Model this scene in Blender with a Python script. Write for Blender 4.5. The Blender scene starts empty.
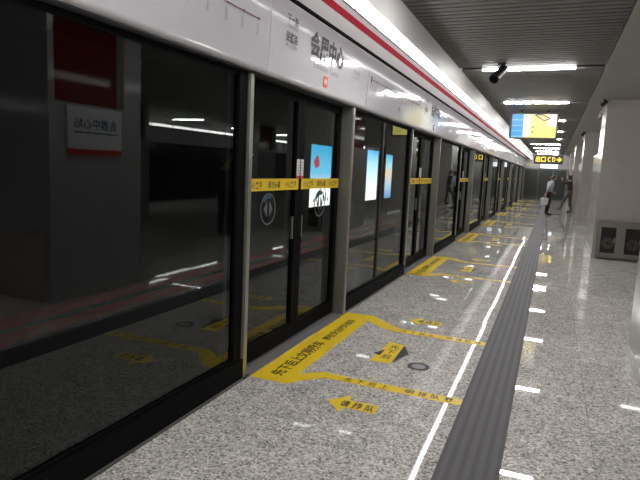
import bpy, bmesh, math, random
from mathutils import Vector, Matrix
random.seed(4)
S = bpy.context.scene
C = S.collection
P = 4.885            # spacing of the platform doors
Y0, Y1 = -8.0, 42.72  # platform ends
CZ = 3.2             # ceiling height
FX = -1.945          # face of the header above the doors
GX = -2.05           # glass line
PI = math.pi

# ------------------------------------------------------------------ materials
MATS = {}
def mat(name, col, rough=.5, metal=0., spec=.5, emit=None, strength=0., bump=None):
    m = bpy.data.materials.new(name); m.use_nodes = True
    nt = m.node_tree; b = nt.nodes['Principled BSDF']
    b.inputs['Roughness'].default_value = rough
    b.inputs['Metallic'].default_value = metal
    b.inputs['Specular IOR Level'].default_value = spec
    # faint procedural mottling so that no surface is perfectly even
    tc = nt.nodes.new('ShaderNodeTexCoord'); no = nt.nodes.new('ShaderNodeTexNoise')
    no.inputs['Scale'].default_value = 6; no.inputs['Detail'].default_value = 3
    nt.links.new(tc.outputs['Object'], no.inputs['Vector'])
    mx = nt.nodes.new('ShaderNodeMix'); mx.data_type = 'RGBA'
    mx.inputs['A'].default_value = (*[c * .94 for c in col], 1)
    mx.inputs['B'].default_value = (*[min(1, c * 1.06) for c in col], 1)
    nt.links.new(no.outputs['Fac'], mx.inputs['Factor'])
    nt.links.new(mx.outputs['Result'], b.inputs['Base Color'])
    if bump:
        n2 = nt.nodes.new('ShaderNodeTexNoise'); n2.inputs['Scale'].default_value = bump[0]
        nt.links.new(tc.outputs['Object'], n2.inputs['Vector'])
        bp = nt.nodes.new('ShaderNodeBump'); bp.inputs['Strength'].default_value = bump[1]; bp.inputs['Distance'].default_value = bump[2]
        nt.links.new(n2.outputs['Fac'], bp.inputs['Height']); nt.links.new(bp.outputs['Normal'], b.inputs['Normal'])
    if emit:
        b.inputs['Emission Color'].default_value = (*emit, 1)
        b.inputs['Emission Strength'].default_value = strength
    MATS[name] = m
    return m

def glass_mat(name, tint, ior):
    m = bpy.data.materials.new(name); m.use_nodes = True
    nt = m.node_tree; nt.nodes.clear()
    out = nt.nodes.new('ShaderNodeOutputMaterial'); mix = nt.nodes.new('ShaderNodeMixShader')
    tr = nt.nodes.new('ShaderNodeBsdfTransparent'); gl = nt.nodes.new('ShaderNodeBsdfGlossy')
    fr = nt.nodes.new('ShaderNodeFresnel'); ge = nt.nodes.new('ShaderNodeNewGeometry'); mu = nt.nodes.new('ShaderNodeMath'); sb = nt.nodes.new('ShaderNodeMath')
    fr.inputs['IOR'].default_value = ior
    tr.inputs['Color'].default_value = (*[math.sqrt(t) for t in tint], 1)
    gl.inputs['Roughness'].default_value = .006; gl.inputs['Color'].default_value = (.95, 1, .98, 1)
    sb.operation = 'SUBTRACT'; sb.inputs[0].default_value = 1
    nt.links.new(ge.outputs['Backfacing'], sb.inputs[1])
    mu.operation = 'MULTIPLY'; nt.links.new(fr.outputs['Fac'], mu.inputs[0]); nt.links.new(sb.outputs[0], mu.inputs[1])
    nt.links.new(mu.outputs[0], mix.inputs['Fac']); nt.links.new(tr.outputs[0], mix.inputs[1]); nt.links.new(gl.outputs[0], mix.inputs[2])
    nt.links.new(mix.outputs[0], out.inputs['Surface'])
    MATS[name] = m; return m

def floor_mat():
    m = bpy.data.materials.new('granite'); m.use_nodes = True
    nt = m.node_tree; N = nt.nodes.new; L = nt.links.new
    b = nt.nodes['Principled BSDF']
    ge = N('ShaderNodeNewGeometry')
    def cell(size):
        d = N('ShaderNodeVectorMath'); d.operation = 'DIVIDE'; d.inputs[1].default_value = (size, size, 1e6)
        L(ge.outputs['Position'], d.inputs[0])
        a = N('ShaderNodeVectorMath'); a.operation = 'ADD'; a.inputs[1].default_value = (.55, .44, 0); L(d.outputs[0], a.inputs[0])
        return a
    cv = cell(.8)
    fl = N('ShaderNodeVectorMath'); fl.operation = 'FLOOR'; L(cv.outputs[0], fl.inputs[0])
    wn = N('ShaderNodeTexWhiteNoise'); wn.noise_dimensions = '3D'; L(fl.outputs[0], wn.inputs['Vector'])
    # speckle
    vo = N('ShaderNodeTexVoronoi'); vo.inputs['Scale'].default_value = 85; L(ge.outputs['Position'], vo.inputs['Vector'])
    sv = N('ShaderNodeSeparateColor'); L(vo.outputs['Color'], sv.inputs[0])
    rp = N('ShaderNodeValToRGB'); L(sv.outputs[0], rp.inputs['Fac'])
    e = rp.color_ramp.elements
    e[0].position = 0; e[0].color = (.19, .18, .172, 1)
    e[1].position = 1; e[1].color = (.92, .89, .85, 1)
    x = e.new(.25); x.color = (.47, .445, .425, 1)
    x = e.new(.65); x.color = (.64, .61, .58, 1)
    n2 = N('ShaderNodeTexNoise'); n2.inputs['Scale'].default_value = 5; n2.inputs['Detail'].default_value = 4; L(ge.outputs['Position'], n2.inputs['Vector'])
    m1 = N('ShaderNodeMapRange'); L(n2.outputs['Fac'], m1.inputs['Value']); m1.inputs['From Min'].default_value = .3; m1.inputs['From Max'].default_value = .7
    m1.inputs['To Min'].default_value = .88; m1.inputs['To Max'].default_value = 1.1
    m2 = N('ShaderNodeMapRange'); L(wn.outputs['Value'], m2.inputs['Value']); m2.inputs['To Min'].default_value = .93; m2.inputs['To Max'].default_value = 1.05
    mm = N('ShaderNodeMath'); mm.operation = 'MULTIPLY'; L(m1.outputs[0], mm.inputs[0]); L(m2.outputs[0], mm.inputs[1])
    # tile joints
    fr = N('ShaderNodeVectorMath'); fr.operation = 'FRACTION'; L(cv.outputs[0], fr.inputs[0])
    sp = N('ShaderNodeSeparateXYZ'); L(fr.outputs[0], sp.inputs[0])
    def lt(o):
        q = N('ShaderNodeMath'); q.operation = 'GREATER_THAN'; q.inputs[1].default_value = .006; L(o, q.inputs[0]); return q
    jx, jy = lt(sp.outputs[0]), lt(sp.outputs[1])
    jj = N('ShaderNodeMath'); jj.operation = 'MULTIPLY'; L(jx.outputs[0], jj.inputs[0]); L(jy.outputs[0], jj.inputs[1])
    jr = N('ShaderNodeMapRange'); L(jj.outputs[0], jr.inputs['Value']); jr.inputs['To Min'].default_value = .62; jr.inputs['To Max'].default_value = 1
    m3 = N('ShaderNodeMath'); m3.operation = 'MULTIPLY'; L(mm.outputs[0], m3.inputs[0]); L(jr.outputs[0], m3.inputs[1])
    vm = N('ShaderNodeVectorMath'); vm.operation = 'SCALE'; L(rp.outputs['Color'], vm.inputs[0]); L(m3.outputs[0], vm.inputs['Scale'])
    L(vm.outputs[0], b.inputs['Base Color'])
    # each polished tile lies a hair out of level
    sb = N('ShaderNodeVectorMath'); sb.operation = 'SUBTRACT'; sb.inputs[1].default_value = (.5, .5, .5); L(wn.outputs['Color'], sb.inputs[0])
    sc = N('ShaderNodeVectorMath'); sc.operation = 'MULTIPLY'; sc.inputs[1].default_value = (.006, .006, 0); L(sb.outputs[0], sc.inputs[0])
    ad = N('ShaderNodeVectorMath'); ad.operation = 'ADD'; L(ge.outputs['Normal'], ad.inputs[0]); L(sc.outputs[0], ad.inputs[1])
    no = N('ShaderNodeVectorMath'); no.operation = 'NORMALIZE'; L(ad.outputs[0], no.inputs[0])
    L(no.outputs[0], b.inputs['Normal'])
    b.inputs['Roughness'].default_value = .022; b.inputs['Specular IOR Level'].default_value = .55
    MATS['granite'] = m; return m

def screen_mat(name, cols, strength, vert=True, height=1.):
    """a lit picture: soft colour bands over the panel's own height (a real printed / displayed gradient)"""
    m = bpy.data.materials.new(name); m.use_nodes = True
    nt = m.node_tree; b = nt.nodes['Principled BSDF']
    tc = nt.nodes.new('ShaderNodeTexCoord'); sp = nt.nodes.new('ShaderNodeSeparateXYZ'); rp = nt.nodes.new('ShaderNodeValToRGB')
    nt.links.new(tc.outputs['Generated'], sp.inputs[0]); nt.links.new(sp.outputs[2 if vert else 1], rp.inputs['Fac'])
    el = rp.color_ramp.elements
    for i, (p, c) in enumerate(cols):
        e = el[i] if i < 2 else el.new(p)
        e.position = p; e.color = (*c, 1)
    nt.links.new(rp.outputs['Color'], b.inputs['Emission Color']); b.inputs['Emission Strength'].default_value = strength
    b.inputs['Base Color'].default_value = (.05, .05, .05, 1); b.inputs['Roughness'].default_value = .2
    MATS[name] = m; return m

floor_mat()
glass_mat('screen_glass', (.30, .32, .31), 1.57)
glass_mat('cabinet_glass', (.5, .5, .5), 1.5)
mat('steel', (.40, .39, .36), .32, .85)
mat('steel_dull', (.26, .255, .24), .42, .7)
mat('dark_frame', (.008, .008, .009), .55, 0, .02)
mat('mullion_brown', (.05, .038, .032), .5, 0, .1)
mat('black_skirt', (.006, .006, .007), .6, 0, .04)
mat('sill_metal', (.33, .32, .33), .4, .6)
mat('white_panel', (.72, .705, .755), .09, 0, .55, bump=(1.3, .35, .012))
mat('white_upper', (.72, .70, .71), .38, 0, .5, bump=(2.2, .3, .012))
mat('under_dark', (.05, .05, .055), .5)
mat('red_line', (.50, .012, .04), .6, 0, .1)
mat('ink', (.03, .03, .035), .5)
mat('ink_pale', (.30, .29, .32), .5)
mat('label_pale', (.52, .50, .54), .5)
mat('line_dark', (.22, .09, .095), .5)
mat('logo_red', (.75, .10, .04), .4)
mat('white_ink', (.8, .8, .8), .5)
mat('slat', (.115, .112, .105), .5)
mat('slot', (.02, .02, .02), .7)
mat('ceiling_plain', (.31, .315, .275), .55)
mat('soffit_grey', (.40, .39, .385), .45)
mat('lamp_body', (.6, .6, .6), .4)
mat('lamp_on', (.9, .9, .9), .4, emit=(1, .985, .96), strength=102)
mat('strip_back_on', (.9, .9, .9), .4, emit=(1, .98, .97), strength=2.2)
mat('strip_on', (.9, .9, .9), .4, emit=(1, .98, .97), strength=11)
mat('tunnel_fill_on', (.9, .9, .9), .4, emit=(1, .97, .93), strength=9)  # glow of the added fill lamps on the track side
mat('pillar_white', (.36, .375, .37), .09, 0, .6)
mat('wall_white', (.40, .372, .34), .2)
mat('pillar_red', (.12, .008, .011), .08, 0, .6)
mat('plate_white', (.72, .72, .72), .3)
mat('blue_ink', (.02, .03, .14), .5)
mat('yellow', (.92, .655, .02), .35)
mat('tape_yellow', (.80, .56, .015), .4)
mat('yellow_ink', (.05, .028, .006), .5)
mat('black_mark', (.02, .018, .015), .45)
mat('tactile', (.10, .097, .107), .65, 0, .25)
mat('tactile_top', (.125, .12, .133), .6, 0, .25)
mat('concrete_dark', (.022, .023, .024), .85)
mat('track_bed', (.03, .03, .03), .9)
mat('pipe_red', (.75, .014, .014), .7, 0, .1)
mat('box_red', (.20, .01, .012), .5)
mat('cabinet_steel', (.20, .185, .17), .38, .2)
mat('cabinet_dark', (.06, .056, .052), .6)
mat('hose_red', (.30, .27, .25), .6)
mat('plastic_black', (.015, .015, .017), .35)
mat('lens', (.005, .005, .008), .05)
mat('end_dark', (.020, .026, .024), .3)
mat('end_frame', (.12, .13, .12), .4)
mat('sticker_white', (.75, .74, .76), .5)
mat('sticker_red', (.55, .03, .03), .5)
mat('sticker_grey', (.09, .095, .105), .5)
mat('sticker_blue', (.02, .06, .12), .5)
mat('skin', (.42, .25, .17), .5)
mat('hair', (.012, .010, .009), .45)
mat('shirt_pale', (.38, .42, .47), .8)
mat('trousers_dark', (.014, .015, .022), .8)
mat('shoe_dark', (.015, .014, .013), .5)
mat('bag_white', (.65, .65, .66), .6)
mat('top_dark', (.035, .033, .032), .8)
mat('trousers_grey', (.06, .058, .054), .8)
mat('phone_black', (.01, .01, .012), .2)
mat('opp_fascia', (.16, .16, .165), .4)
mat('opp_dark', (.014, .014, .016), .12)
mat('tv_yellow', (.1, .1, .05), .3, emit=(.95, .82, .20), strength=1.0)
mat('tv_blue', (.02, .08, .2), .3, emit=(.03, .30, .78), strength=1.0)
mat('tv_cyan', (.05, .1, .2), .3, emit=(.22, .62, .95), strength=1.0)
mat('tv_white', (.2, .2, .2), .3, emit=(.93, .95, .75), strength=1.0)
mat('tv_mark', (.03, .03, .03), .3, emit=(.12, .12, .10), strength=.3)
mat('sign_yellow', (.4, .3, .02), .4, emit=(1, .72, .05), strength=1.3)
mat('sign_white', (.4, .4, .4), .4, emit=(.75, .88, 1), strength=1.2)
screen_mat('advert_blue', [(0, (.95, .95, .93)), (1, (.03, .30, .52)), (.30, (.95, .95, .93)), (.40, (.45, .50, .55)), (.55, (.12, .45, .66))], 4.6)
screen_mat('advert_sky', [(0, (1, .98, .92)), (1, (.03, .38, .75)), (.35, (.85, .93, 1)), (.75, (.40, .75, 1))], 4.6)
screen_mat('advert_warm', [(0, (.10, .30, .62)), (1, (.05, .42, .75)), (.30, (.45, .65, .85)), (.58, (.85, .62, .40)), (.75, (.45, .75, .90))], 4.2)
mat('advert_pink', (.2, .05, .06), .4, emit=(.75, .10, .14), strength=2)
mat('advert_grey', (.2, .2, .2), .4, emit=(.14, .16, .18), strength=.7)

# ------------------------------------------------------------------ mesh building
class MB:
    def __init__(s): s.v = []; s.f = []
    def box(s, x0, x1, y0, y1, z0, z1):
        b = len(s.v)
        s.v += [(x, y, z) for z in (z0, z1) for y in (y0, y1) for x in (x0, x1)]
        s.f += [tuple(b + i for i in q) for q in ((0, 2, 3, 1), (4, 5, 7, 6), (0, 1, 5, 4), (2, 6, 7, 3), (0, 4, 6, 2), (1, 3, 7, 5))]
        return s
    def prism(s, pts, o, u, w, d):
        """polygon pts (a,b) on plane o + a*u + b*w, extruded by vector d"""
        o, u, w, d = Vector(o), Vector(u), Vector(w), Vector(d)
        n = len(pts); b = len(s.v)
        lo = [o + u * a + w * c for a, c in pts]
        s.v += [tuple(p) for p in lo] + [tuple(p + d) for p in lo]
        up = d.dot(u.cross(w)) > 0
        ar = sum(pts[i][0] * pts[(i + 1) % n][1] - pts[(i + 1) % n][0] * pts[i][1] for i in range(n)) > 0
        fl = up != ar
        bot = list(range(b, b + n)); top = list(range(b + n, b + 2 * n))
        s.f.append(tuple(bot[::-1] if not fl else bot)); s.f.append(tuple(top if not fl else top[::-1]))
        for i in range(n):
            j = (i + 1) % n
            q = (bot[i], bot[j], top[j], top[i])
            s.f.append(q if not fl else q[::-1])
        return s
    def cyl(s, p, q, r, r2=None, n=16):
        p, q = Vector(p), Vector(q); r2 = r if r2 is None else r2
        d = (q - p).normalized(); a = d.orthogonal().normalized(); c = d.cross(a)
        b = len(s.v)
        for (k, rr) in ((p, r), (q, r2)):
            s.v += [tuple(k + (a * math.cos(2 * PI * i / n) + c * math.sin(2 * PI * i / n)) * rr) for i in range(n)]
        for i in range(n):
            j = (i + 1) % n; s.f.append((b + i, b + j, b + n + j, b + n + i))
        s.f.append(tuple(b + i for i in range(n))[::-1]); s.f.append(tuple(b + n + i for i in range(n)))
        return s
    def ring(s, o, u, w, d, r0, r1, n=40, a0=0., a1=2 * PI):
        o, u, w, d = Vector(o), Vector(u), Vector(w), Vector(d)
        full = abs(a1 - a0 - 2 * PI) < 1e-6
        k = n if full else n + 1
        b = len(s.v)
        for i in range(k):
            t = a0 + (a1 - a0) * i / n
            e = u * math.cos(t) + w * math.sin(t)
            s.v += [tuple(o + e * r0), tuple(o + e * r1), tuple(o + e * r1 + d), tuple(o + e * r0 + d)]
        for i in range(n):
            j = (i + 1) % k
            for m in range(4):
                m2 = (m + 1) % 4
                s.f.append((b + i * 4 + m, b + i * 4 + m2, b + j * 4 + m2, b + j * 4 + m))
        if not full:
            s.f.append((b, b + 3, b + 2, b + 1)); e = b + (k - 1) * 4; s.f.append((e, e + 1, e + 2, e + 3))
        return s
    def text(s, body, o, u, w, size, width=None, space=1., bold=.016):
        """lettering lying on the plane o,u(right),w(up), centred on o"""
        vs, fs, (x0, x1, y0, y1) = glyphs(body, space, bold)
        o, u, w = Vector(o), Vector(u), Vector(w)
        sy = size; sx = size if width is None else width / max(1e-6, x1 - x0)
        cx, cy = (x0 + x1) / 2, (y0 + y1) / 2
        b = len(s.v)
        s.v += [tuple(o + u * ((x - cx) * sx) + w * ((y - cy) * sy)) for x, y in vs]
        s.f += [tuple(b + i for i in f) for f in fs]
        return s
    def data(s, name):
        me = bpy.data.meshes.new(name); me.from_pydata(s.v, [], s.f); me.update()
        bm = bmesh.new(); bm.from_mesh(me)
        bmesh.ops.recalc_face_normals(bm, faces=bm.faces); bm.to_mesh(me); bm.free()
        return me

_G = {}
def glyphs(body, space=1., bold=.016):
    key = (body, space, bold)
    if key not in _G:
        cu = bpy.data.curves.new('t', 'FONT'); cu.body = body; cu.resolution_u = 2; cu.space_character = space; cu.offset = bold
        o = bpy.data.objects.new('t', cu); C.objects.link(o)
        dg = bpy.context.evaluated_depsgraph_get()
        me = bpy.data.meshes.new_from_object(o.evaluated_get(dg))
        vs = [(v.co.x, v.co.y) for v in me.vertices]; fs = [tuple(p.vertices) for p in me.polygons]
        bpy.data.objects.remove(o); bpy.data.meshes.remove(me); bpy.data.curves.remove(cu)
        bb = (min(v[0] for v in vs), max(v[0] for v in vs), min(v[1] for v in vs), max(v[1] for v in vs))
        _G[key] = (vs, fs, bb)
    return _G[key]

def link(name, data, loc=(0, 0, 0), parent=None):
    o = bpy.data.objects.new(name, data); C.objects.link(o); o.location = loc
    if parent: o.parent = parent
    return o
def part(name, mb, m, parent=None, loc=(0, 0, 0), bevel=0., smooth=False, label=None):
    me = mb if isinstance(mb, bpy.types.Mesh) else mb.data(name)
    if not me.materials: me.materials.append(MATS[m])
    o = link(name, me, loc, parent)
    if bevel:
        md = o.modifiers.new('bevel', 'BEVEL'); md.width = bevel; md.segments = 3; md.limit_method = 'ANGLE'
    if smooth:
        for p in me.polygons: p.use_smooth = True
    if label: o['label'] = label
    return o
def tag(o, label, cat, group=None, kind=None):
    o['label'] = label; o['category'] = cat
    if group: o['group'] = group
    if kind: o['kind'] = kind
    return o
def thing(name, label, cat, loc=(0, 0, 0), group=None):
    return tag(link(name, None, loc), label, cat, group)
def struct(name, mb, m, **k):
    o = part(name, mb, m, **k); o['kind'] = 'structure'; return o
def dup(root, loc, label=None):
    r = root.copy(); C.objects.link(r); r.location = loc
    if label: r['label'] = label
    for ch in [o for o in root.children]:
        c = ch.copy(); C.objects.link(c); c.parent = r
        for g in [o for o in ch.children]:
            d = g.copy(); C.objects.link(d); d.parent = c
    return r

ORD = ['nearest', 'second', 'third', 'fourth', 'fifth', 'sixth', 'seventh', 'eighth', 'ninth', 'tenth', 'eleventh', 'twelfth', 'thirteenth']
X, Y, Z = Vector((1, 0, 0)), Vector((0, 1, 0)), Vector((0, 0, 1))

# ------------------------------------------------------------------ the setting
struct('floor', MB().box(-1.99, 10.0, Y0, Y1, -.25, 0), 'granite')
# slatted ceiling, slats across the platform, a slot for every lamp row
LAMPY = [9.03 + 4.07 * i for i in range(-4, 9)]
sl = MB(); y = Y0
while y < Y1 - .2:
    if not any(abs(y + .05 - ly) < .085 for ly in LAMPY):
        sl.box(-1.49, .53, y, y + .098, CZ, CZ + .03)
    y += .128
cb = struct('ceiling', MB().box(-2.3, 10.0, Y0, Y1, CZ + .09, CZ + .12), 'slot')
o = struct('ceiling_slats', sl, 'slat', parent=cb)
o = struct('ceiling_plain_panel', MB().box(.545, 10.0, Y0, Y1, CZ - .005, CZ + .08), 'ceiling_plain', parent=cb)
o = struct('ceiling_edge_panel', MB().box(-2.2, -1.64, Y0, Y1, CZ, CZ + .08), 'white_upper', parent=cb)
# drop along the strip light
struct('trim_1', MB().box(-1.4995, -1.485, Y0, Y1, 2.92, CZ + .05), 'soffit_grey')
# screen line behind the viewer, walls at the platform ends
struct('wall_left', MB().box(-2.15, -2.0, Y0, .79, 0, 2.23), 'black_skirt')
struct('wall_back', MB().box(-6.6, 10.2, Y0 - .15, Y0, -1.2, CZ + .1), 'wall_white')
ew = struct('wall_front', MB().box(-6.6, 10.2, Y1, Y1 + .15, -1.2, CZ + .1), 'wall_white')
dd = struct('door_1', MB().box(-1.95, .85, Y1 - .06, Y1 - .002, 0, 2.15), 'end_dark')
ef = MB()
for x in (-1.95, -1.02, -.09, .80): ef.box(x, x + .05, Y1 - .08, Y1 - .06, 0, 2.15)
ef.box(-1.95, .85, Y1 - .08, Y1 - .06, 2.1, 2.2)
part('door_frame', ef, 'end_frame', dd)
# other side of the island platform (seen only as a reflection in the screen glass)
wr = struct('wall_right', MB().box(10.0, 10.15, Y0, Y1, 0, 2.26), 'opp_dark')
struct('wall_right_fascia', MB().box(9.9, 10.15, Y0, Y1, 2.26, CZ), 'opp_fascia', parent=wr)
struct('wall_right_line', MB().box(9.885, 9.9, Y0, Y1, 3.02, 3.09), 'red_line', parent=wr)
# the track side
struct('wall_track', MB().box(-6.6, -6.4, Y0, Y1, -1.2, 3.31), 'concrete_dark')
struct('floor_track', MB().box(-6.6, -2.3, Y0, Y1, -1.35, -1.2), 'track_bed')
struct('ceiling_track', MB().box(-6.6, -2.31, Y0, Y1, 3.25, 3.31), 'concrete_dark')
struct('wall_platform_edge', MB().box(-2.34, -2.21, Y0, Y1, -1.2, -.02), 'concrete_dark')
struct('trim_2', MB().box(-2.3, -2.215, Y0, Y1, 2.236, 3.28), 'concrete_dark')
for nm, zz in (('higher', -.47), ('lower', -.68)):
    g = MB().cyl((-6.02, Y0, zz), (-6.02, Y1, zz), .075, n=14)
    tag(part('fire_pipe', g, 'pipe_red', smooth=True), '%s of the two red pipes running along the dark track wall' % nm, 'pipe')
for i in range(8):
    yy = -6 + 6.2 * i
    b = MB().box(-6.395, -6.12, yy - .03, yy + .03, -.62, -.56).box(-6.12, -6.097, yy - .03, yy + .03, -.80, -.36)
    tag(part('pipe_bracket', b, 'concrete_dark'), 'dark steel bracket holding the two red pipes to the track wall', 'bracket', 'pipe brackets on the track wall')
t = thing('trackside_cabinet', 'dull red cabinet on the track wall at the far left', 'cabinet', (-6.2, 4.75, .1))
part('body', MB().box(-.2, .15, -.5, .5, -.5, .5), 'box_red', t, bevel=.01)
part('door', MB().box(.15, .165, -.45, .45, -.45, .45), 'box_red', t)
for i in range(13):  # added lamps hidden by the header, so the red pipes show
    yy = -6 + i * 3.9
    t = thing('tunnel_fill_lamp', 'unseen tubular fill lamp added on the track side of the header', 'lamp', (-2.45, yy, 3.2), 'added tunnel fill lamps')
    if i == 0:
        a, b2 = MB().box(-.06, .10, -.65, .65, 0, .05), MB().cyl((0, -.6, -.03), (0, .6, -.03), .025, n=10)
        A, B = a.data('housing'), b2.data('tube')
    part('housing', A, 'lamp_body', t); part('tube', B, 'tunnel_fill_on', t)

# ------------------------------------------------------------------ lit advert boxes on the track wall
def advert(y0, y1, z0, z1, m, label):
    t = thing('advert_lightbox', label, 'lightbox', (-6.397, (y0 + y1) / 2, z0))
    w = (y1 - y0) / 2; h = z1 - z0
    part('wall_mount', MB().box(-.002, 0, -w * .8, w * .8, .1 * h, .2 * h), 'concrete_dark', t)
    part('casing', MB().box(0, .36, -w - .07, w + .07, -.07, h + .07), 'plastic_black', t, bevel=.01)
    part('poster', MB().box(.36, .368, -w, w, 0, h), m, t)
    return t, w, h
t, w, h = advert(13.72, 15.4, .5, 2.2, 'advert_blue', 'lit advert with blue top and white foot, behind the nearest door')
part('pink_patch', MB().prism([(-.62 * w, .62 * h), (-.30 * w, .66 * h), (-.36 * w, .80 * h), (-.55 * w, .84 * h), (-.8 * w, .72 * h)], (.369, 0, 0), Y, Z, (.002, 0, 0)), 'advert_pink', t)
g = MB()
for i in range(7): g.box(.369, .372, -w * .7 + i * w * .2, -w * .7 + i * w * .2 + .07, .08 * h, (.13 + .05 * (i % 3)) * h)
g.ring((.369, .05 * w, .2 * h), Y, Z, (.003, 0, 0), .20, .25, 20, .3, PI)
part('print', g, 'advert_grey', t)
advert(18.6, 19.95, .5, 2.27, 'advert_sky', 'lit advert fading from blue to white, behind the fixed pane')
advert(20.95, 21.85, .5, 2.2, 'advert_warm', 'lit advert with cyan top and orange middle, farthest of three')

# ------------------------------------------------------------------ platform screen doors
def make_post(far):
    """far side: a stout post standing proud of the glass; near side: a slim one flush with it"""
    r = link('screen_post', None)
    xf, w = (-1.995, .034) if far else (-2.024, .032)
    part('column', MB().box(-2.205, xf, -w, w, .0, 2.234), 'steel_dull', r, bevel=.004)
    part('cover_strip', MB().box(xf, xf + .008, -w + .008, w - .008, .0, 2.234), 'steel', r)
    part('collar', MB().box(xf - .01, xf + .011, -w - .001, w + .001, 1.66, 1.672), 'steel', r)
    return r
posts = {}
def place_post(y, far, label):
    if far not in posts:
        posts[far] = make_post(far); posts[far].location = (0, y, 0); tag(posts[far], label, 'post', 'posts of the platform screen')
    else: dup(posts[far], (0, y, 0), label)
ND = 8
for k in range(ND):
    place_post(3.505 + k * P, False, 'slim steel post on the near side of the %s glass door' % ORD[k])
    place_post(5.604 + k * P, True, 'steel post on the far side of the %s glass door' % ORD[k])

TAPE = ['请勿倚靠', '小心夹手', '当心缝隙']
def make_leaf(side):
    """side -1: the leaf nearer the viewer; origin at its meeting edge on the floor"""
    r = link('sliding_door', None)
    def q(a, b): return (a, b) if side > 0 else (-b, -a)
    W = .985; f = MB()
    y0, y1 = q(.0, .075); f.box(-2.1700, -2.1050, y0, y1, .03, 2.23)
    y0, y1 = q(W - .07, W); f.box(-2.1700, -2.1050, y0, y1, .03, 2.23)
    y0, y1 = q(.075, W - .07); f.box(-2.1700, -2.1050, y0, y1, .03, .16); f.box(-2.1700, -2.1050, y0, y1, 2.16, 2.23)
    part('frame', f, 'dark_frame', r)
    part('glass_pane', MB().box(-2.1410, -2.1290, y0, y1, .16, 2.16), 'screen_glass', r)
    # yellow warning tape
    y0, y1 = q(.03, W - .02)
    tp = part('warning_tape', MB().box(-2.1050, -2.1010, y0, y1, 1.392, 1.488), 'tape_yellow', r)
    g = MB(); n = 3
    for i in range(n):
        g.text('小心夹手' if i != 1 else '请勿倚靠', (-2.1005, y0 + (i + .5) * (y1 - y0) / n, 1.44), Y, Z, .062, width=.22)
    part('lettering', g, 'yellow_ink', tp)
    # notice by the meeting edge
    y0, y1 = q(.008, .068)
    st = part('notice_sticker', MB().box(-2.1050, -2.1030, y0, y1, 1.50, 1.66), 'sticker_white', r)
    part('red_band', MB().box(-2.1050, -2.1020, y0, y1, 1.488, 1.515), 'sticker_red', st)
    g = MB()
    for i in range(5): g.box(-2.1030, -2.1025, y0 + .012, y1 - .012, 1.53 + i * .024, 1.54 + i * .024)
    part('print', g, 'ink_pale', st)
    # round sliding-door mark
    c = (-2.1285, side * .54, 1.24)
    rg = part('door_mark', MB().ring(c, Y, Z, (.002, 0, 0), .118, .132, 40), 'sticker_grey', r)
    part('blue_arc', MB().ring((c[0] + .0005, c[1], c[2]), Y, Z, (.002, 0, 0), .085, .116, 20, .35 * PI, .8 * PI), 'sticker_blue', rg)
    g = MB()
    for s in (-1, 1): g.prism([(s * .018, -.07), (s * .075, 0), (s * .018, .07)], c, Y, Z, (.002, 0, 0))
    part('arrows', g, 'sticker_grey', rg)
    # edge handle
    y0, y1 = q(.085, .10)
    part('edge_handle', MB().box(-2.1250, -2.1100, y0, y1, .95, 1.15), 'steel', r)
    return r
leafs = {}
for k in range(ND):
    for s in (-1, 1):
        lab = '%s half of the %s glass door from the viewer, yellow tape across it' % ('near' if s < 0 else 'far', ORD[k])
        loc = (0, 4.55 + k * P + s * .003, 0)
        if s not in leafs:
            leafs[s] = make_leaf(s); leafs[s].location = loc; tag(leafs[s], lab, 'door', 'sliding leaves of the platform doors')
        else: dup(leafs[s], loc, lab)
# sills under the doors
sm = None
for k in range(ND):
    if sm is None:
        b = MB().box(-2.205, -1.992, 3.54, 5.56, -.02, .012)
        for i in range(3): b.box(-2.075 + i * .025, -2.065 + i * .025, 3.54, 5.56, .012, .015)
        sm = b.data('door_sill')
    o = part('door_sill', sm, 'sill_metal', loc=(0, k * P, 0))
    tag(o, 'ribbed grey metal sill under the %s glass door' % ORD[k], 'sill', 'sills of the platform doors')

def fixed_pane(y0, y1, label, mull=None):
    t = thing('fixed_screen', label, 'panel', (0, y0, 0), 'fixed panes of the platform screen')
    L = y1 - y0
    part('skirt', MB().box(-2.12, -2.005, 0, L, 0, .155), 'black_skirt', t)
    part('skirt_edge', MB().box(-2.005, -1.995, 0, L, .0, .012), 'steel_dull', t)
    f = MB().box(-2.10, -2.03, 0, .05, .155, 2.23).box(-2.10, -2.03, L - .10, L, .155, 2.23).box(-2.10, -2.045, .05, L - .10, 2.20, 2.23)
    f.box(-2.10, -2.035, .05, L - .10, .155, .175)
    part('frame', f, 'dark_frame', t)
    if mull:
        part('mullion', MB().box(-2.09, -2.04, mull - .03, mull + .03, .175, 2.20), 'mullion_brown', t)
        part('push_bar', MB().box(-2.04, -2.02, mull + .3, mull + .95, 1.0, 1.035), 'steel_dull', t)
        part('glass_pane', MB().box(-2.066, -2.054, .05, mull - .03, .175, 2.20), 'screen_glass', t)
        part('glass_pane', MB().box(-2.066, -2.054, mull + .03, L - .10, .175, 2.20), 'screen_glass', t)
    else:
        part('glass_pane', MB().box(-2.066, -2.054, .05, L - .10, .175, 2.20), 'screen_glass', t)
fixed_pane(.80, 3.461, 'large dark fixed glass pane filling the left, before the first post')
for k in range(ND - 1):
    fixed_pane(5.640 + k * P, 8.346 + k * P, 'fixed glass pane between the %s and %s doors' % (ORD[k], ORD[k + 1]), 1.28 if k == 0 else None)
fixed_pane(5.640 + 7 * P, Y1 - .1, 'last fixed glass pane beside the dark end wall')

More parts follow.
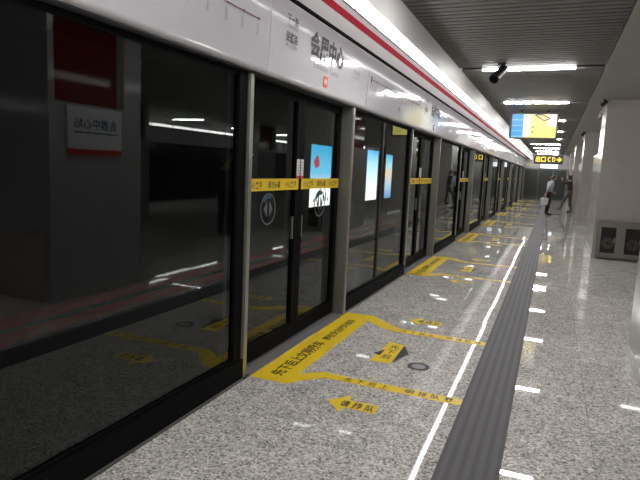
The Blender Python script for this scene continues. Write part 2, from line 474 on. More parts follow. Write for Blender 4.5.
# ------------------------------------------------------------------ header over the doors
def header_profile():
    r = .035; pts = []
    x0, zb, zt = FX - .01, 2.245, 2.815
    pts += [(-2.21, zb)]
    for i in range(7):
        a = -PI / 2 + i * PI / 12
        pts.append((x0 - r + r * math.cos(a), zb + r + r * math.sin(a)))
    pts += [(x0 + .030, zt), (x0 + .006, zt + .012), (-2.21, zt + .012)]
    return pts
HP = header_profile()
UX = FX - .012
def logo(mb_red, mb_white, o, s):
    mb_red.prism([(-s, -s * .7), (-s * .7, -s), (s * .7, -s), (s, -s * .7), (s, s * .7), (s * .7, s), (-s * .7, s), (-s, s * .7)], o, Y, Z, (.003, 0, 0))
    o2 = Vector(o) + X * .0035
    mb_white.prism([(-.55 * s, -.5 * s), (-.3 * s, -.5 * s), (-.3 * s, .1 * s), (0, -.3 * s), (.3 * s, .1 * s), (.3 * s, -.5 * s), (.55 * s, -.5 * s), (.55 * s, .55 * s), (.3 * s, .55 * s), (0, .1 * s), (-.3 * s, .55 * s), (-.55 * s, .55 * s)], o2, Y, Z, (.001, 0, 0))
LEAN = .030 / (2.815 - 2.28)
def lean(r):
    for o in [c for c in r.children if not c.name.startswith(('panel', 'underside'))]:
        for me in [o.data] + [g.data for g in o.children]:
            for v in me.vertices: v.co.x += (v.co.z - 2.28) * LEAN - .01
    return r
def make_station():
    L = 2.25; r = link('station_name_panel', None); E = FX + .0045
    part('panel', MB().prism(HP, (0, .003, 0), X, Z, (0, L - .006, 0)), 'white_panel', r)
    part('underside', MB().box(-2.21, FX - .045, .003, L - .003, 2.237, 2.2445), 'under_dark', r)
    g = MB().text('会展中心', (E, 1.08, 2.60), Y, Z, .205, width=.78, bold=.036); part('station_name', g, 'ink', r)
    g = MB().text('Exhibition Center', (E, 1.08, 2.455), Y, Z, .07, width=.60); part('english_name', g, 'ink_pale', r)
    a, b = MB(), MB(); logo(a, b, (E - .001, 1.07, 2.35), .048)
    lg = part('metro_logo', a, 'logo_red', r); part('logo_mark', b, 'white_ink', lg)
    part('next_stop_words', MB().text('下一站', (E, .34, 2.695), Y, Z, .07, width=.19), 'ink', r)
    g = MB().text('民航路', (E, .345, 2.565), Y, Z, .075, width=.20)
    part('next_stop_name', g, 'ink', r)
    g = MB().text('Next Stop', (E, .345, 2.64), Y, Z, .035, width=.18).text('Minhanglu', (E, .345, 2.50), Y, Z, .04, width=.2)
    g.text('终点站', (E, 1.85, 2.56), Y, Z, .05, width=.2).text('Terminus', (E, 1.85, 2.51), Y, Z, .035, width=.2)
    part('small_lettering', g, 'ink_pale', r)
    return lean(r)
def make_map():
    L = P - 2.25; r = link('route_map_panel', None); E = FX + .0045
    part('panel', MB().prism(HP, (0, .003, 0), X, Z, (0, L - .006, 0)), 'white_panel', r)
    part('underside', MB().box(-2.21, FX - .045, .003, L - .003, 2.237, 2.2445), 'under_dark', r)
    ln = part('route_line', MB().box(E - .001, E + .002, .10, L - .16, 2.572, 2.579), 'line_dark', r)
    part('line_end', MB().box(E, E + .003, .09, .11, 2.542, 2.612), 'ink', ln)
    for i in range(1, 13): part('stop_mark', MB().cyl((E, .1 + i * (L - .28) / 12, 2.5755), (E + .003, .1 + i * (L - .28) / 12, 2.5755), .009, n=10), 'line_dark', ln)
    for i in range(13):
        yy = .1 + i * (L - .28) / 12
        part('stop_label', MB().box(E, E + .001, yy - .012, yy + .012, 2.47, 2.545), 'label_pale', r)
    a, b = MB(), MB(); logo(a, b, (E - .001, 1.38, 2.40), .025)
    lg = part('metro_logo', a, 'line_dark', r); part('logo_mark', b, 'white_ink', lg)
    return lean(r)
def make_upper():
    r = link('upper_fascia', None)
    part('board', MB().box(-2.21, UX, .002, P - .002, 2.8347, CZ - .001), 'white_upper', r)
    part('shadow_gap', MB().box(-2.1, FX + .0215, .002, P - .002, 2.829, 2.8345), 'black_skirt', r)  # solid black strips, here and next, stand in for the seam's shade
    part('seam_shade', MB().box(FX - .0125, FX + .022, .002, P - .002, 2.8346, 2.852), 'black_skirt', r)
    part('red_stripe', MB().box(UX - .001, UX + .003, .002, P - .002, 3.005, 3.078), 'red_line', r)
    return r
st = mp = uf = None
for k in range(-2, ND):
    yS, yM = 3.60 + k * P, 5.85 + k * P
    nm = ORD[k] if k >= 0 else 'door behind the viewer'
    for kind, yy in (('s', yS), ('m', yM), ('u', yS)):
        if k < -1 and kind != 'u' and False: continue
        if k >= 0:
            lab = {'s': 'white header panel naming the station above the %s door' % nm,
                   'm': 'white header panel with route line just past the %s door' % nm,
                   'u': 'upper white fascia with red stripe, length above the %s door' % nm}[kind]
        else:
            where = 'at the top left before the first station name' if k == -1 else 'behind the viewer outside the picture'
            lab = {'s': 'white station name header panel overhead %s' % where, 'm': 'white route line header panel %s' % where,
                   'u': 'upper white fascia with red stripe %s' % where}[kind]
        if kind == 's':
            if st is None: st = make_station(); st.location = (0, yy, 0); tag(st, lab, 'header panel', 'station name panels')
            else: dup(st, (0, yy, 0), lab)
        elif kind == 'm':
            if k == -1:
                q = dup(mp, (0, yy, 0), lab)
                for ch in list(q.children):
                    if ch.name.startswith('metro_logo'):
                        for g in list(ch.children): bpy.data.objects.remove(g)
                        bpy.data.objects.remove(ch)
            elif mp is None: mp = make_map(); mp.location = (0, yy, 0); tag(mp, lab, 'header panel', 'route map panels')
            else: dup(mp, (0, yy, 0), lab)
        else:
            if uf is None: uf = make_upper(); uf.location = (0, yy, 0); tag(uf, lab, 'fascia', 'upper fascia boards')
            else: dup(uf, (0, yy, 0), lab)

# ------------------------------------------------------------------ lights
SL = P / 4
def make_strip():
    r = link('strip_light', None)
    part('housing', MB().prism([(-1.502, CZ - .002), (-1.502, 2.922), (-1.512, 2.915), (-1.548, 2.835), (-1.575, 2.835), (-1.655, 2.93), (-1.655, 2.94), (-1.60, 2.94), (-1.60, CZ - .002)], (0, .012, 0), X, Z, (0, SL - .024, 0)), 'lamp_body', r)
    part('front_diffuser', MB().prism([(-1.500, 2.915), (-1.540, 2.832), (-1.546, 2.834), (-1.506, 2.918)], (0, .03, 0), X, Z, (0, SL - .06, 0)), 'strip_on', r)
    part('rear_diffuser', MB().box(-1.606, -1.6005, .03, SL - .03, 3.06, 3.18), 'strip_back_on', r)
    return r
sp = None
n = int((Y1 - Y0) / SL)
for i in range(n):
    loc = (0, Y0 + .05 + i * SL, 0); lab = 'white tube length in the continuous light strip above the screen doors'
    if sp is None: sp = make_strip(); sp.location = loc; tag(sp, lab, 'strip light', 'tube lengths of the light strip')
    else: dup(sp, loc)
def make_lamp():
    r = link('ceiling_lamp', None)
    part('housing', MB().box(-.66, .66, -.05, .05, 0, .085), 'lamp_body', r)
    part('diffuser', MB().box(-.65, .65, -.04, .04, -.02, .0), 'lamp_on', r, bevel=.006)
    return r
lp = None
vis = [ly for ly in LAMPY if ly > 8.5]
for ly in LAMPY:
    if ly in vis: lab = '%s white light bar across the slatted ceiling from the viewer' % ORD[vis.index(ly)]
    else: lab = 'white ceiling light bar overhead, nearer than the top of the frame'
    loc = (-.5, ly, CZ - .002)
    if lp is None: lp = make_lamp(); lp.location = loc; tag(lp, lab, 'ceiling lamp', 'light bars across the ceiling')
    else: dup(lp, loc, lab)
    q = dup(lp, (8.45, ly, CZ - .09), 'white light bar over the opposite edge of the platform'); q['group'] = 'light bars over the opposite edge'
ol = None
for i in range(n):
    loc = (8.0, Y0 + .05 + (i + 1) * SL, 0)
    q = dup(sp, loc, 'white tube length in the light strip over the opposite screen'); q.rotation_euler = (0, 0, PI); q['group'] = 'tube lengths over the opposite screen'

# ------------------------------------------------------------------ pillars and walls on the right
def pillar(name, x0, x1, y0, y1, py0, py1, m='pillar_white'):
    """clad pillar; the red panel lies at the back of a recess in the face towards the tracks"""
    D = .12; zt = CZ - .006; b = MB()
    if py0 is None: b.box(x0, x1, y0, y1, 0, zt)
    else:
        z0, z1 = 2.17, 3.06; xr = x0 + D
        b.v += [(x0, y0, 0), (x0, y1, 0), (x0, y1, zt), (x0, y0, zt), (x1, y0, 0), (x1, y1, 0), (x1, y1, zt), (x1, y0, zt),
                (x0, py0, z0), (x0, py1, z0), (x0, py1, z1), (x0, py0, z1), (xr, py0, z0), (xr, py1, z0), (xr, py1, z1), (xr, py0, z1)]
        b.f += [(4, 5, 6, 7), (0, 1, 5, 4), (3, 7, 6, 2), (0, 4, 7, 3),
                (0, 8, 9, 1), (2, 10, 11, 3), (3, 11, 8, 0), (8, 12, 13, 9), (10, 14, 15, 11), (11, 15, 12, 8), (12, 15, 14, 13)]
    if py0 is not None:
        b.f += [(1, 9, 13, 14, 10, 2, 6, 5)] if py1 >= y1 else [(9, 13, 14, 10), (1, 2, 6, 5), (1, 9, 10, 2)]
    o = struct(name, b, m)
    if py0 is not None:
        part('red_panel', MB().box(x0 + D - .012, x0 + D - .001, py0 + .004, py1 - .004, 2.174, 3.056), 'pillar_red', o)
    part('base_band', MB().box(x0 - .008, x1 + .008, y0 - .008, y1 + .008, 0, .10), 'base_band', o)
    return o
mat('base_band', (.42, .42, .40), .2, 0, .5)
pillar('pillar_1', .78, 1.9, 4.30, 5.70, 4.38, 5.40)
pillar('pillar_2', .87, 2.0, 12.67, 15.3, 13.9, 15.3, m='wall_white')
pillar('pillar_3', .87, 2.0, 21.0, 23.7, 22.0, 23.7, m='wall_white')
pillar('pillar_4', .87, 2.0, 29.5, 32.9, 31.3, 32.9, m='wall_white')
pillar('pillar_5', .87, 2.0, 38.0, 41.9, None, None, m='wall_white')
for i, yy in enumerate((3.1, 10.85, 18.6, 26.4, 34.2)):
    pillar('pillar_%d' % (i + 6), 6.1, 7.2, yy, yy + 1.4, yy + .1, yy + 1.25)
# station plates on the pillars, facing the tracks
def plate(xf, y0, y1, z0, z1, label, s=-1):
    t = thing('station_plate', label, 'sign', (xf - .003, (y0 + y1) / 2, z0), 'station plates on the pillars')
    w = (y1 - y0) / 2; h = z1 - z0
    a, b = sorted((0, s * .035))
    part('plate', MB().box(a, b, -w, w, .06, h), 'plate_white', t, bevel=.004)
    part('red_foot', MB().box(a, b, -w, w, 0, .058), 'sticker_red', t)
    g = MB().text('会展中心站', (s * .0355, 0, .34 * 1), Y * s, Z, .13, width=1.6 * w)
    part('lettering', g, 'blue_ink', t)
    part('underline', MB().box(*sorted((s * .035, s * .037)), -.82 * w, .82 * w, .235, .25), 'blue_ink', t)
    return t
plate(.78, 4.52, 5.32, 1.62, 2.14, 'white station plate with red foot, mirrored in the near glass')
# hydrant cabinet on the end face of the second pillar wall
t = thing('hydrant_cabinet', 'low steel fire hydrant cabinet with two glass doors against white wall', 'cabinet', (.93, 12.67, .03))
part('body', MB().box(0, .92, -.10, -.002, 0, .74), 'cabinet_dark', t)
f = MB().box(0, .92, -.13, -.10, 0, .10).box(0, .92, -.13, -.10, .62, .74)
for a, b in ((0, .07), (.34, .51), (.80, .92)): f.box(a, b, -.13, -.10, .10, .62)
part('front_frame', f, 'cabinet_steel', t, bevel=.004)
for a, b in ((.07, .34), (.51, .80)):
    d = part('door', MB().box(a, b, -.125, -.119, .10, .62), 'cabinet_glass', t)
    part('handle', MB().box(b - .03, b - .015, -.14, -.125, .32, .42), 'steel', d)
    g = MB()
    for i in range(5): g.ring(((a + b) / 2, -.112, .30), X, Z, (0, .006, 0), .03 + i * .018, .042 + i * .018, 24)
    part('hose_reel', g, 'hose_red', t)
# small dark cameras high on the pillar walls
for (xx, yy, zz, lab) in ((.80, 12.60, 3.13, 'small dark camera at the top corner of the near pillar wall'), (.80, 20.93, 3.12, 'small dark camera at the top corner of the farther pillar wall')):
    t = thing('corner_camera', lab, 'camera', (xx, yy, zz))
    part('mount', MB().box(-.02, .02, -.02, .02, .0, .07), 'plastic_black', t)
    part('body', MB().cyl((.03, .08, .02), (-.03, -.12, -.05), .045, n=14), 'plastic_black', t, smooth=False)
    part('lens', MB().cyl((-.03, -.12, -.05), (-.033, -.13, -.054), .032, n=14), 'lens', t)

# ------------------------------------------------------------------ camera hanging from the slatted ceiling
t = thing('security_camera', 'black bullet security camera hanging before the nearest light bar', 'camera', (-.84, 8.60, CZ))
part('mount', MB().cyl((0, 0, 0), (0, 0, -.03), .06, n=18).cyl((0, 0, -.03), (0, 0, -.12), .022, n=12), 'plastic_black', t)
part('body', MB().cyl((.03, .06, -.06), (-.05, -.11, -.20), .062, n=18), 'plastic_black', t)
part('hood', MB().cyl((-.045, -.10, -.19), (-.075, -.17, -.245), .074, n=18), 'plastic_black', t)
part('lens', MB().cyl((-.075, -.17, -.245), (-.0775, -.176, -.25), .058, n=18), 'lens', t)

# ------------------------------------------------------------------ hanging information screen
ty = 14.6
t = thing('hanging_screen', 'lit information screen with blue column and yellow picture, hanging from ceiling', 'screen', (-.555, ty, 2.505))
W, H = 1.11, .625
part('casing', MB().box(-W / 2, W / 2, -.05, .07, 0, H), 'plastic_black', t, bevel=.008)
sc = part('display', MB().box(-W / 2 + .05, W / 2 - .05, -.054, -.05, .035, H - .035), 'tv_yellow', t)
def sp2(a, b, c, d, e=.056): return MB().box(-W / 2 + .05 + a * 1.01, -W / 2 + .05 + b * 1.01, -e, -.054, .035 + c * .555, .035 + d * .555)
part('side_column', sp2(0, .26, 0, 1), 'tv_blue', sc)
for c in (.04, .27, .5, .74): part('column_band', MB().box(-W / 2 + .05, -W / 2 + .05 + .24 * 1.01, -.058, -.056, .035 + c * .555, .035 + (c + .03) * .555), 'tv_cyan', sc)
part('column_foot', MB().box(-W / 2 + .05, -W / 2 + .05 + .25 * 1.01, -.058, -.056, .035, .035 + .03 * .555), 'tv_cyan', sc)
part('pale_area', sp2(.28, .42, .02, .98), 'tv_white', sc)
part('pale_corner', MB().box(W / 2 - .25, W / 2 - .05, -.056, -.054, .30, H - .035), 'tv_white', sc)
g = MB(); o0 = (-.057)
def seg(p, q, wd=.026):
    p, q = Vector((p[0], 0, p[1])), Vector((q[0], 0, q[1])); d = (q - p).normalized(); nn = Vector((-d.z, 0, d.x)) * wd / 2
    g.prism([(0, 0), (1, 0), (1, 1), (0, 1)], Vector((0, -.059, 0)) + p - nn, q - p, nn * 2, (0, .002, 0))
for a, b in (((.02, .57), (.22, .44)), ((.22, .44), (.36, .49)), ((.36, .49), (.16, .585)), ((.16, .585), (.02, .57)), ((-.02, .26), (-.01, .30)), ((-.02, .15), (-.01, .19))): seg(a, b)
part('drawing', g, 'tv_mark', sc)
g = MB()
for x in (-.3, .3): g.cyl((x, .01, H), (x, .01, CZ - 2.505), .02, n=10)
part('hanger', g, 'plastic_black', t)

# way-out sign
sy = 30.0
t = thing('exit_sign', 'black hanging way-out sign with yellow lettering, far along the platform', 'sign', (-.31, sy, 2.25))
part('board', MB().box(-.68, .68, -.06, .06, 0, .47), 'plastic_black', t, bevel=.01)
part('way_out_word', MB().text('出口', (-.36, -.062, .235), X, Z, .30, width=.46), 'sign_yellow', t)
part('exit_letters', MB().text('C D', (.14, -.062, .235), X, Z, .32, width=.36), 'sign_yellow', t)
g = MB().prism([(.38, .2), (.47, .2), (.47, .10), (.62, .235), (.47, .37), (.47, .27), (.38, .27)], (0, -.06, 0), X, Z, (0, -.004, 0))
part('arrow', g, 'sign_yellow', t)
g = MB()
for x in (-.5, .5): g.cyl((x, 0, .47), (x, 0, CZ - 2.25), .015, n=8)
part('hanger', g, 'steel_dull', t)
t = thing('end_screen', 'small pale lit board below the way-out sign at the platform end', 'screen', (-.35, Y1 - .08, 2.22))
part('casing', MB().box(-.62, .62, -.06, .07, -.03, .36), 'plastic_black', t)
part('display', MB().box(-.58, .58, -.065, -.06, 0, .33), 'sign_white', t)

# ------------------------------------------------------------------ floor: tactile strip and yellow queue marks
b = MB().box(-.447, -.12, Y0, Y1, .0005, .004)
o = part('tactile_strip', b, 'tactile'); tag(o, 'long dark grey ribbed tactile strip along the platform floor', 'tactile strip')
g = MB()
for i in range(5): g.box(-.425 + i * .062, -.392 + i * .062, Y0, Y1, .004, .0065)
part('ribs', g, 'tactile_top', o)

T = .0012
def flat(pts, z=T): return MB().prism(pts, (0, 0, .0004), X, Y, (0, 0, z))
def mark_text(body, x, y, u, w, size, width=None): return MB().text(body, (x, y, T + .0008), u, w, size, width)
def decals():
    out = []
    a = link('threshold_mark', flat([(-1.985, 3.54), (-1.70, 3.54), (-1.655, 3.60), (-1.68, 3.76), (-1.68, 5.49), (-1.655, 5.62), (-1.68, 5.73), (-1.985, 5.70)]).data('threshold_mark')); a.data.materials.append(MATS['yellow'])
    g = MB().text('先下后上文明乘车', (-1.835, 4.12, T + .0008), Y, -X, .12, width=.92, bold=.03); part('lettering', g, 'yellow_ink', a)
    g = MB().text('请在安全线外候车', (-1.83, 5.05, T + .0008), Y, -X, .09, width=.78, bold=.03)
    part('lettering', g, 'yellow_ink', a)
    out.append((a, 'wide yellow lettered band along the foot of the %s door', 'floor marking', 'yellow threshold bands'))
    a = link('queue_line', flat([(-1.70, 3.54), (-1.655, 3.575), (-1.60, 3.66), (-1.47, 3.79), (-.45, 3.78), (-.45, 3.89), (-1.40, 3.89), (-1.52, 3.90), (-1.68, 3.77), (-1.69, 3.70)], T + .0003).data('queue_line')); a.data.materials.append(MATS['yellow'])
    g = MB()
    for i in range(9):
        if i != 4: g.text('先下后上文明排队乘'[i] , (-1.30 + i * .095, 3.84, T + .0012), X, Y, .085, width=.062)
    part('lettering', g, 'yellow_ink', a)
    out.append((a, 'yellow lettered floor tape from near end of the %s door', 'floor marking', 'yellow queue tapes, near'))
    a = link('queue_line', flat([(-1.69, 5.72), (-1.69, 5.50), (-1.45, 5.31), (-1.30, 5.27), (-.45, 5.27), (-.45, 5.38), (-1.28, 5.39), (-1.42, 5.46), (-1.655, 5.70)], T + .0003).data('queue_line')); a.data.materials.append(MATS['yellow'])
    g = MB()
    for i in range(9):
        if i != 4: g.text('先下后上文明排队乘'[i] , (-1.24 + i * .09, 5.325, T + .0012), X, Y, .085, width=.06)
    part('lettering', g, 'yellow_ink', a)
    out.append((a, 'yellow lettered floor tape from far end of the %s door', 'floor marking', 'yellow queue tapes, far'))
    for yy, nm in ((3.42, 'near'), (5.78, 'far')):
        a = link('floor_arrow', flat([(-1.30, yy), (-1.16, yy - .14), (-1.165, yy - .055), (-.945, yy - .06), (-.955, yy + .075), (-1.16, yy + .07), (-1.18, yy + .15)]).data('floor_arrow')); a.data.materials.append(MATS['yellow'])
        part('lettering', MB().text('请 排 队', (-1.085, yy + .005, T + .0008), X, Y, .105, width=.24, bold=.022), 'yellow_ink', a)
        out.append((a, 'small yellow floor arrow on the %s side of the %%s door' % nm, 'floor marking', 'yellow floor arrows'))
    a = link('alighting_mark', flat([(-1.29, 4.34), (-1.11, 4.34), (-1.11, 4.42), (-1.125, 4.88), (-1.27, 4.92)]).data('alighting_mark')); a.data.materials.append(MATS['yellow'])
    g = flat([(-1.11, 4.36), (-1.03, 4.66), (-1.122, 4.88)]); g.prism([(-1.315, 4.54), (-1.25, 4.50), (-1.25, 4.68)], (0, 0, .0004), X, Y, (0, 0, T + .0004))
    part('black_triangles', g, 'black_mark', a)
    g = MB()
    for i, c in enumerate(('先', '下', '后')): g.text(c, (-1.19, 4.78 - i * .14, T + .0008), X, Y, .12, width=.085)
    part('lettering', g, 'yellow_ink', a)
    out.append((a, 'yellow and black alighting mark facing the middle of the %s door', 'floor marking', 'alighting marks'))
    a = link('floor_ring', MB().ring((-.885, 4.40, .0004), X, Y, (0, 0, .002), .058, .092, 36).data('floor_ring')); a.data.materials.append(MATS['black_mark'])
    part('pale_centre', MB().cyl((-.885, 4.40, .0004), (-.885, 4.40, .0015), .058, n=30), 'ink_pale', a)
    out.append((a, 'small black ring with pale centre on the floor outside the %s door', 'floor marking', 'black floor rings'))
    return out
DC = decals()
for a, lab, cat, grp in DC: tag(a, lab % ORD[0], cat, grp)
for k in range(1, ND):
    for a, lab, cat, grp in DC: dup(a, (0, k * P, 0), lab % ORD[k])

# ------------------------------------------------------------------ people
def skin_mesh(name, verts, edges, radii, m, parent, sub=2, root=0):
    me = bpy.data.meshes.new('s'); me.from_pydata([tuple(v) for v in verts], edges, [])
    o = bpy.data.objects.new('s', me); C.objects.link(o)
    sk = o.modifiers.new('skin', 'SKIN'); sk.use_smooth_shade = True
    for i, r in enumerate(radii):
        d = me.skin_vertices[0].data[i]; d.radius = r if isinstance(r, tuple) else (r, r); d.use_root = (i == root)
    ss = o.modifiers.new('sub', 'SUBSURF'); ss.levels = ss.render_levels = sub
    dg = bpy.context.evaluated_depsgraph_get()
    out = bpy.data.meshes.new_from_object(o.evaluated_get(dg)); bpy.data.objects.remove(o)
    out.name = name; out.materials.clear(); out.materials.append(MATS[m])
    r = link(name, out, parent=parent)
    for p in out.polygons: p.use_smooth = True
    return r
class G:
    def __init__(s): s.v = []; s.e = []; s.r = []
    def add(s, p, r, frm=None):
        s.v.append(Vector(p)); s.r.append(r)
        if frm is not None: s.e.append((frm, len(s.v) - 1))
        return len(s.v) - 1
    def chain(s, frm, pts):
        for p, r in pts: frm = s.add(p, r, frm)
        return frm
def person(name, label, loc, rz, J, mats, bag=None, phone=None):
    t = thing(name, label, 'person', loc); t.rotation_euler = (0, 0, rz)
    V = Vector
    pel, ch, nk, hd = V(J['pelvis']), V(J['chest']), V(J['neck']), V(J['head'])
    up = (hd - nk).normalized(); fw = V(J.get('face', (0, 1, 0))).normalized()
    g = G(); root = g.add(pel, (.135, .10)); mid = g.add(pel.lerp(ch, .5), (.125, .095), root); c = g.add(ch, (.15, .105), mid)
    n0 = g.add(ch.lerp(nk, .72), .085, c); n = g.add(nk, .052, n0)
    h0 = g.add(hd - up * .07 + fw * .02, .068, n); h1 = g.add(hd, (.078, .092), h0); h2 = g.add(hd + up * .075, (.07, .08), h1); g.add(hd + up * .115, .045, h2)
    g.add(hd + fw * .105 - up * .02, .013, h1)
    for s in (0, 1):
        hp, kn, an, to = [V(p) for p in J['legs'][s]]
        i = g.chain(root, [(hp, .085), (hp.lerp(kn, .5), .075), (kn, .055), (kn.lerp(an, .4), .055), (an, .038), (an.lerp(to, .35) - Z * .02, .036), (to, .028)])
        sh, el, wr = [V(p) for p in J['arms'][s]]
        i = g.chain(c, [(sh, .058), (sh.lerp(el, .5), .046), (el, .038), (el.lerp(wr, .45), .037), (wr, .024)])
        d = (wr - el).normalized(); sd = V(J.get('palm', (0, 1, 0))); sd = (sd - d * sd.dot(d)).normalized(); nn = d.cross(sd)
        pa = g.chain(i, [(wr + d * .05, (.036, .018))])
        curl = V(J.get('curl', nn)); 
        for q, ln in enumerate((.068, .078, .072, .056)):
            b0 = wr + d * .09 + sd * (.030 - .019 * q)
            g.chain(pa, [(b0, .0095), (b0 + d * ln * .5 + nn * .008, .0085), (b0 + d * ln * .85 + nn * .03, .007)])
        g.chain(pa, [(wr + d * .035 + sd * .036, .012), (wr + d * .07 + sd * .055 + nn * .015, .009), (wr + d * .095 + sd * .052 + nn * .03, .008)])
    skin_mesh('body', g.v, g.e, g.r, mats['skin'], t)
    # shirt
    g = G(); w0 = g.add(pel - Z * .06, (.166, .130)); mid = g.add(pel.lerp(ch, .5), (.150, .118), w0); c = g.add(ch, (.172, .128), mid); g.add(ch.lerp(nk, .62), (.10, .09), c)
    for s in (0, 1):
        sh, el, wr = [V(p) for p in J['arms'][s]]
        e = el.lerp(wr, .85) if mats.get('long') else sh.lerp(el, .8)
        if mats.get('long'): g.chain(c, [(sh, .074), (sh.lerp(el, .5), .062), (el, .054), (e, .042)])
        else: g.chain(c, [(sh, .074), (sh.lerp(el, .45), .064), (e, .060)])
    skin_mesh('shirt', g.v, g.e, g.r, mats['shirt'], t, 2)
    g = G(); w0 = g.add(pel + Z * .05, (.152, .118)); g.add(pel + Z * .15, (.135, .104), w0)
    lo = []
    for s in (0, 1):
        hp, kn, an, to = [V(p) for p in J['legs'][s]]
        g.chain(w0, [(hp, .10), (hp.lerp(kn, .5), .09), (kn, .072), (kn.lerp(an, .5), .066), (kn.lerp(an, 1.0), .056)])
    skin_mesh('trousers', g.v, g.e, g.r, mats['trousers'], t, 2)
    for s in (0, 1):
        hp, kn, an, to = [V(p) for p in J['legs'][s]]
        d = (to - an); d.z = 0 if abs(d.z) < .12 else d.z; d.normalize()
        g = G(); b0 = g.add(an - Z * .03 - d * .05, (.058, .058)); g.chain(b0, [(an - Z * .022 + d * .04, (.062, .062)), (to + Z * .006, (.056, .044)), (to + d * .06 + Z * .0, (.04, .032))])
        skin_mesh('shoe', g.v, g.e, g.r, mats['shoes'], t, 2)
    g = G(); a = g.add(hd - up * .02 - fw * .045, (.080, .075)); b0 = g.add(hd + up * .055 - fw * .025, (.090, .092), a); g.add(hd + up * .115 - fw * .0, (.07, .075), b0)
    g.add(hd - up * .08 - fw * .055, (.055, .045), a)
    skin_mesh('hair', g.v, g.e, g.r, 'hair', t, 2)
    sdv = up.cross(fw).normalized(); e = MB()
    for s in (-1, 1):
        p = hd + fw * .086 + sdv * s * .032 + up * .012
        e.cyl(p, p + fw * .008, .011, .006, n=10)
    part('eyes', e, 'lens', t)
    return t
# standing man, pale shirt, looking down
J1 = dict(pelvis=(0, 0, .93), chest=(0, .05, 1.27), neck=(0, .09, 1.47), head=(0, .16, 1.59), face=(0, .85, -.45),
          legs=[[(-.09, 0, .88), (-.10, .04, .49), (-.10, -.02, .09), (-.11, .14, .035)], [(.09, 0, .88), (.10, .01, .49), (.11, -.06, .09), (.12, .10, .035)]],
          arms=[[(-.19, .05, 1.38), (-.24, .02, 1.10), (-.20, .22, .98)], [(.19, .05, 1.38), (.25, -.12, 1.14), (.26, -.20, .96)]], palm=(0, 1, .2))
person('person', 'person in pale shirt and dark trousers standing with head bowed, facing the pillars', (-.12, 25.5, .0068), -PI / 2 + .35, J1,
       dict(skin='skin', shirt='shirt_pale', trousers='trousers_dark', shoes='shoe_dark', long=True))
t = thing('carrier_bag', 'white carrier bag hanging from the hand of the person in pale shirt', 'bag')
t.location = (-.12, 25.5, 0); t.rotation_euler = (0, 0, -PI / 2 + .35)
g = MB(); g.prism([(-.14, 0), (.14, 0), (.17, .30), (-.17, .30)], (.23, -.25, .44), Y, Z, (.07, 0, 0))
part('sack', g, 'bag_white', t, bevel=.03)
g = MB()
for x in (.24, .275): g.ring((x, -.25, .73), Y, Z, (.006, 0, 0), .06, .072, 20, 0, PI)
part('loops', g, 'bag_white', t)
# walking man in dark clothes, arms raised to a phone
J2 = dict(pelvis=(0, 0, .95), chest=(0, .03, 1.30), neck=(0, .06, 1.50), head=(0, .10, 1.63), face=(0, 1, 0),
          legs=[[(-.09, 0, .90), (-.11, .22, .55), (-.11, .30, .16), (-.11, .45, .14)], [(.09, 0, .90), (.10, -.02, .49), (.10, -.10, .09), (.10, .06, .035)]],
          arms=[[(-.19, .03, 1.41), (-.26, .26, 1.34), (-.10, .38, 1.52)], [(.19, .03, 1.41), (.25, .26, 1.36), (.08, .38, 1.53)]], palm=(0, 0, 1))
person('person', 'person in dark clothes stepping out beside the pillar walls, arms raised', (.78, 28.6, 0), PI / 2 - .3, J2,
       dict(skin='skin', shirt='top_dark', trousers='trousers_grey', shoes='shoe_dark', long=True))
t = thing('mobile_phone', 'black phone held up by the dark clothed person near the pillars', 'phone', (.78, 28.6, 0)); t.rotation_euler = (0, 0, PI / 2 - .3)
part('body', MB().box(-.08, .08, .505, .514, 1.56, 1.64), 'phone_black', t, bevel=.003)
part('glass_face', MB().box(-.074, .074, .503, .505, 1.566, 1.634), 'lens', t)
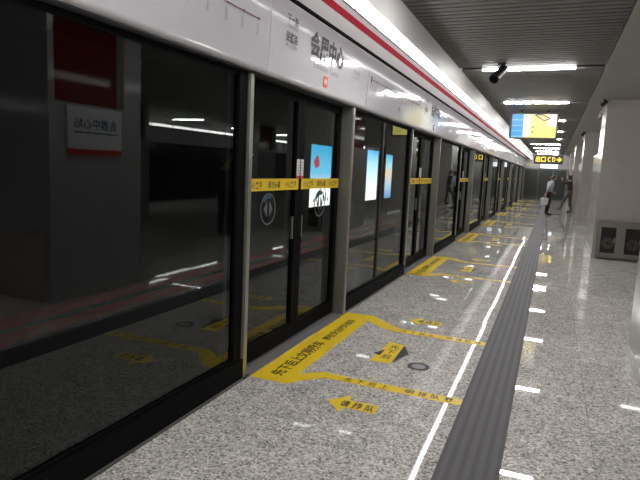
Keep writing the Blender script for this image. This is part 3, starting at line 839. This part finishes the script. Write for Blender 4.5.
# waiting figure seen only in the glass
J3 = dict(pelvis=(0, 0, .98), chest=(0, .02, 1.34), neck=(0, .04, 1.56), head=(0, .07, 1.69), face=(0, 1, -.1),
          legs=[[(-.09, 0, .93), (-.10, .02, .51), (-.10, -.03, .09), (-.11, .13, .035)], [(.09, 0, .93), (.10, .02, .51), (.10, -.03, .09), (.12, .13, .035)]],
          arms=[[(-.20, .02, 1.46), (-.25, -.02, 1.16), (-.24, .06, .90)], [(.20, .02, 1.46), (.25, -.02, 1.16), (.24, .06, .90)]], palm=(0, 1, 0))
person('person', 'person in dark clothes mirrored in the large dark pane on the left', (2.55, 10.5, 0), 0, J3,
       dict(skin='skin', shirt='top_dark', trousers='trousers_dark', shoes='shoe_dark', long=True))

# ------------------------------------------------------------------ world, camera, colour
w = bpy.data.worlds.new('world'); S.world = w; w.use_nodes = True
w.node_tree.nodes['Background'].inputs[0].default_value = (.02, .02, .02, 1)
yaw, pitch, roll, f = .3918, .1312, .0456, 552.75
cam = bpy.data.cameras.new('camera'); co = bpy.data.objects.new('camera', cam); C.objects.link(co); S.camera = co
cam.sensor_fit = 'HORIZONTAL'; cam.sensor_width = 36; cam.lens = f * 36 / 640; cam.clip_start = .05; cam.clip_end = 200
Fv = Vector((-math.sin(yaw) * math.cos(pitch), math.cos(yaw) * math.cos(pitch), -math.sin(pitch)))
r0 = Vector((math.cos(yaw), math.sin(yaw), 0)); u0 = r0.cross(Fv)
c_, s_ = math.cos(roll), math.sin(roll)
rv = r0 * c_ + u0 * s_; uv = -r0 * s_ + u0 * c_
co.matrix_world = Matrix(((rv.x, uv.x, -Fv.x, 0), (rv.y, uv.y, -Fv.y, 0), (rv.z, uv.z, -Fv.z, 1.6), (0, 0, 0, 1)))
S.view_settings.view_transform = 'Standard'; S.view_settings.look = 'None'
S.view_settings.exposure = 0.0; S.view_settings.gamma = 1; S.view_settings.use_curve_mapping = False
S.cycles.use_denoising = True
S.cycles.max_bounces = 10; S.cycles.glossy_bounces = 6; S.cycles.transparent_max_bounces = 16; S.cycles.diffuse_bounces = 4
S.cycles.sample_clamp_indirect = 6
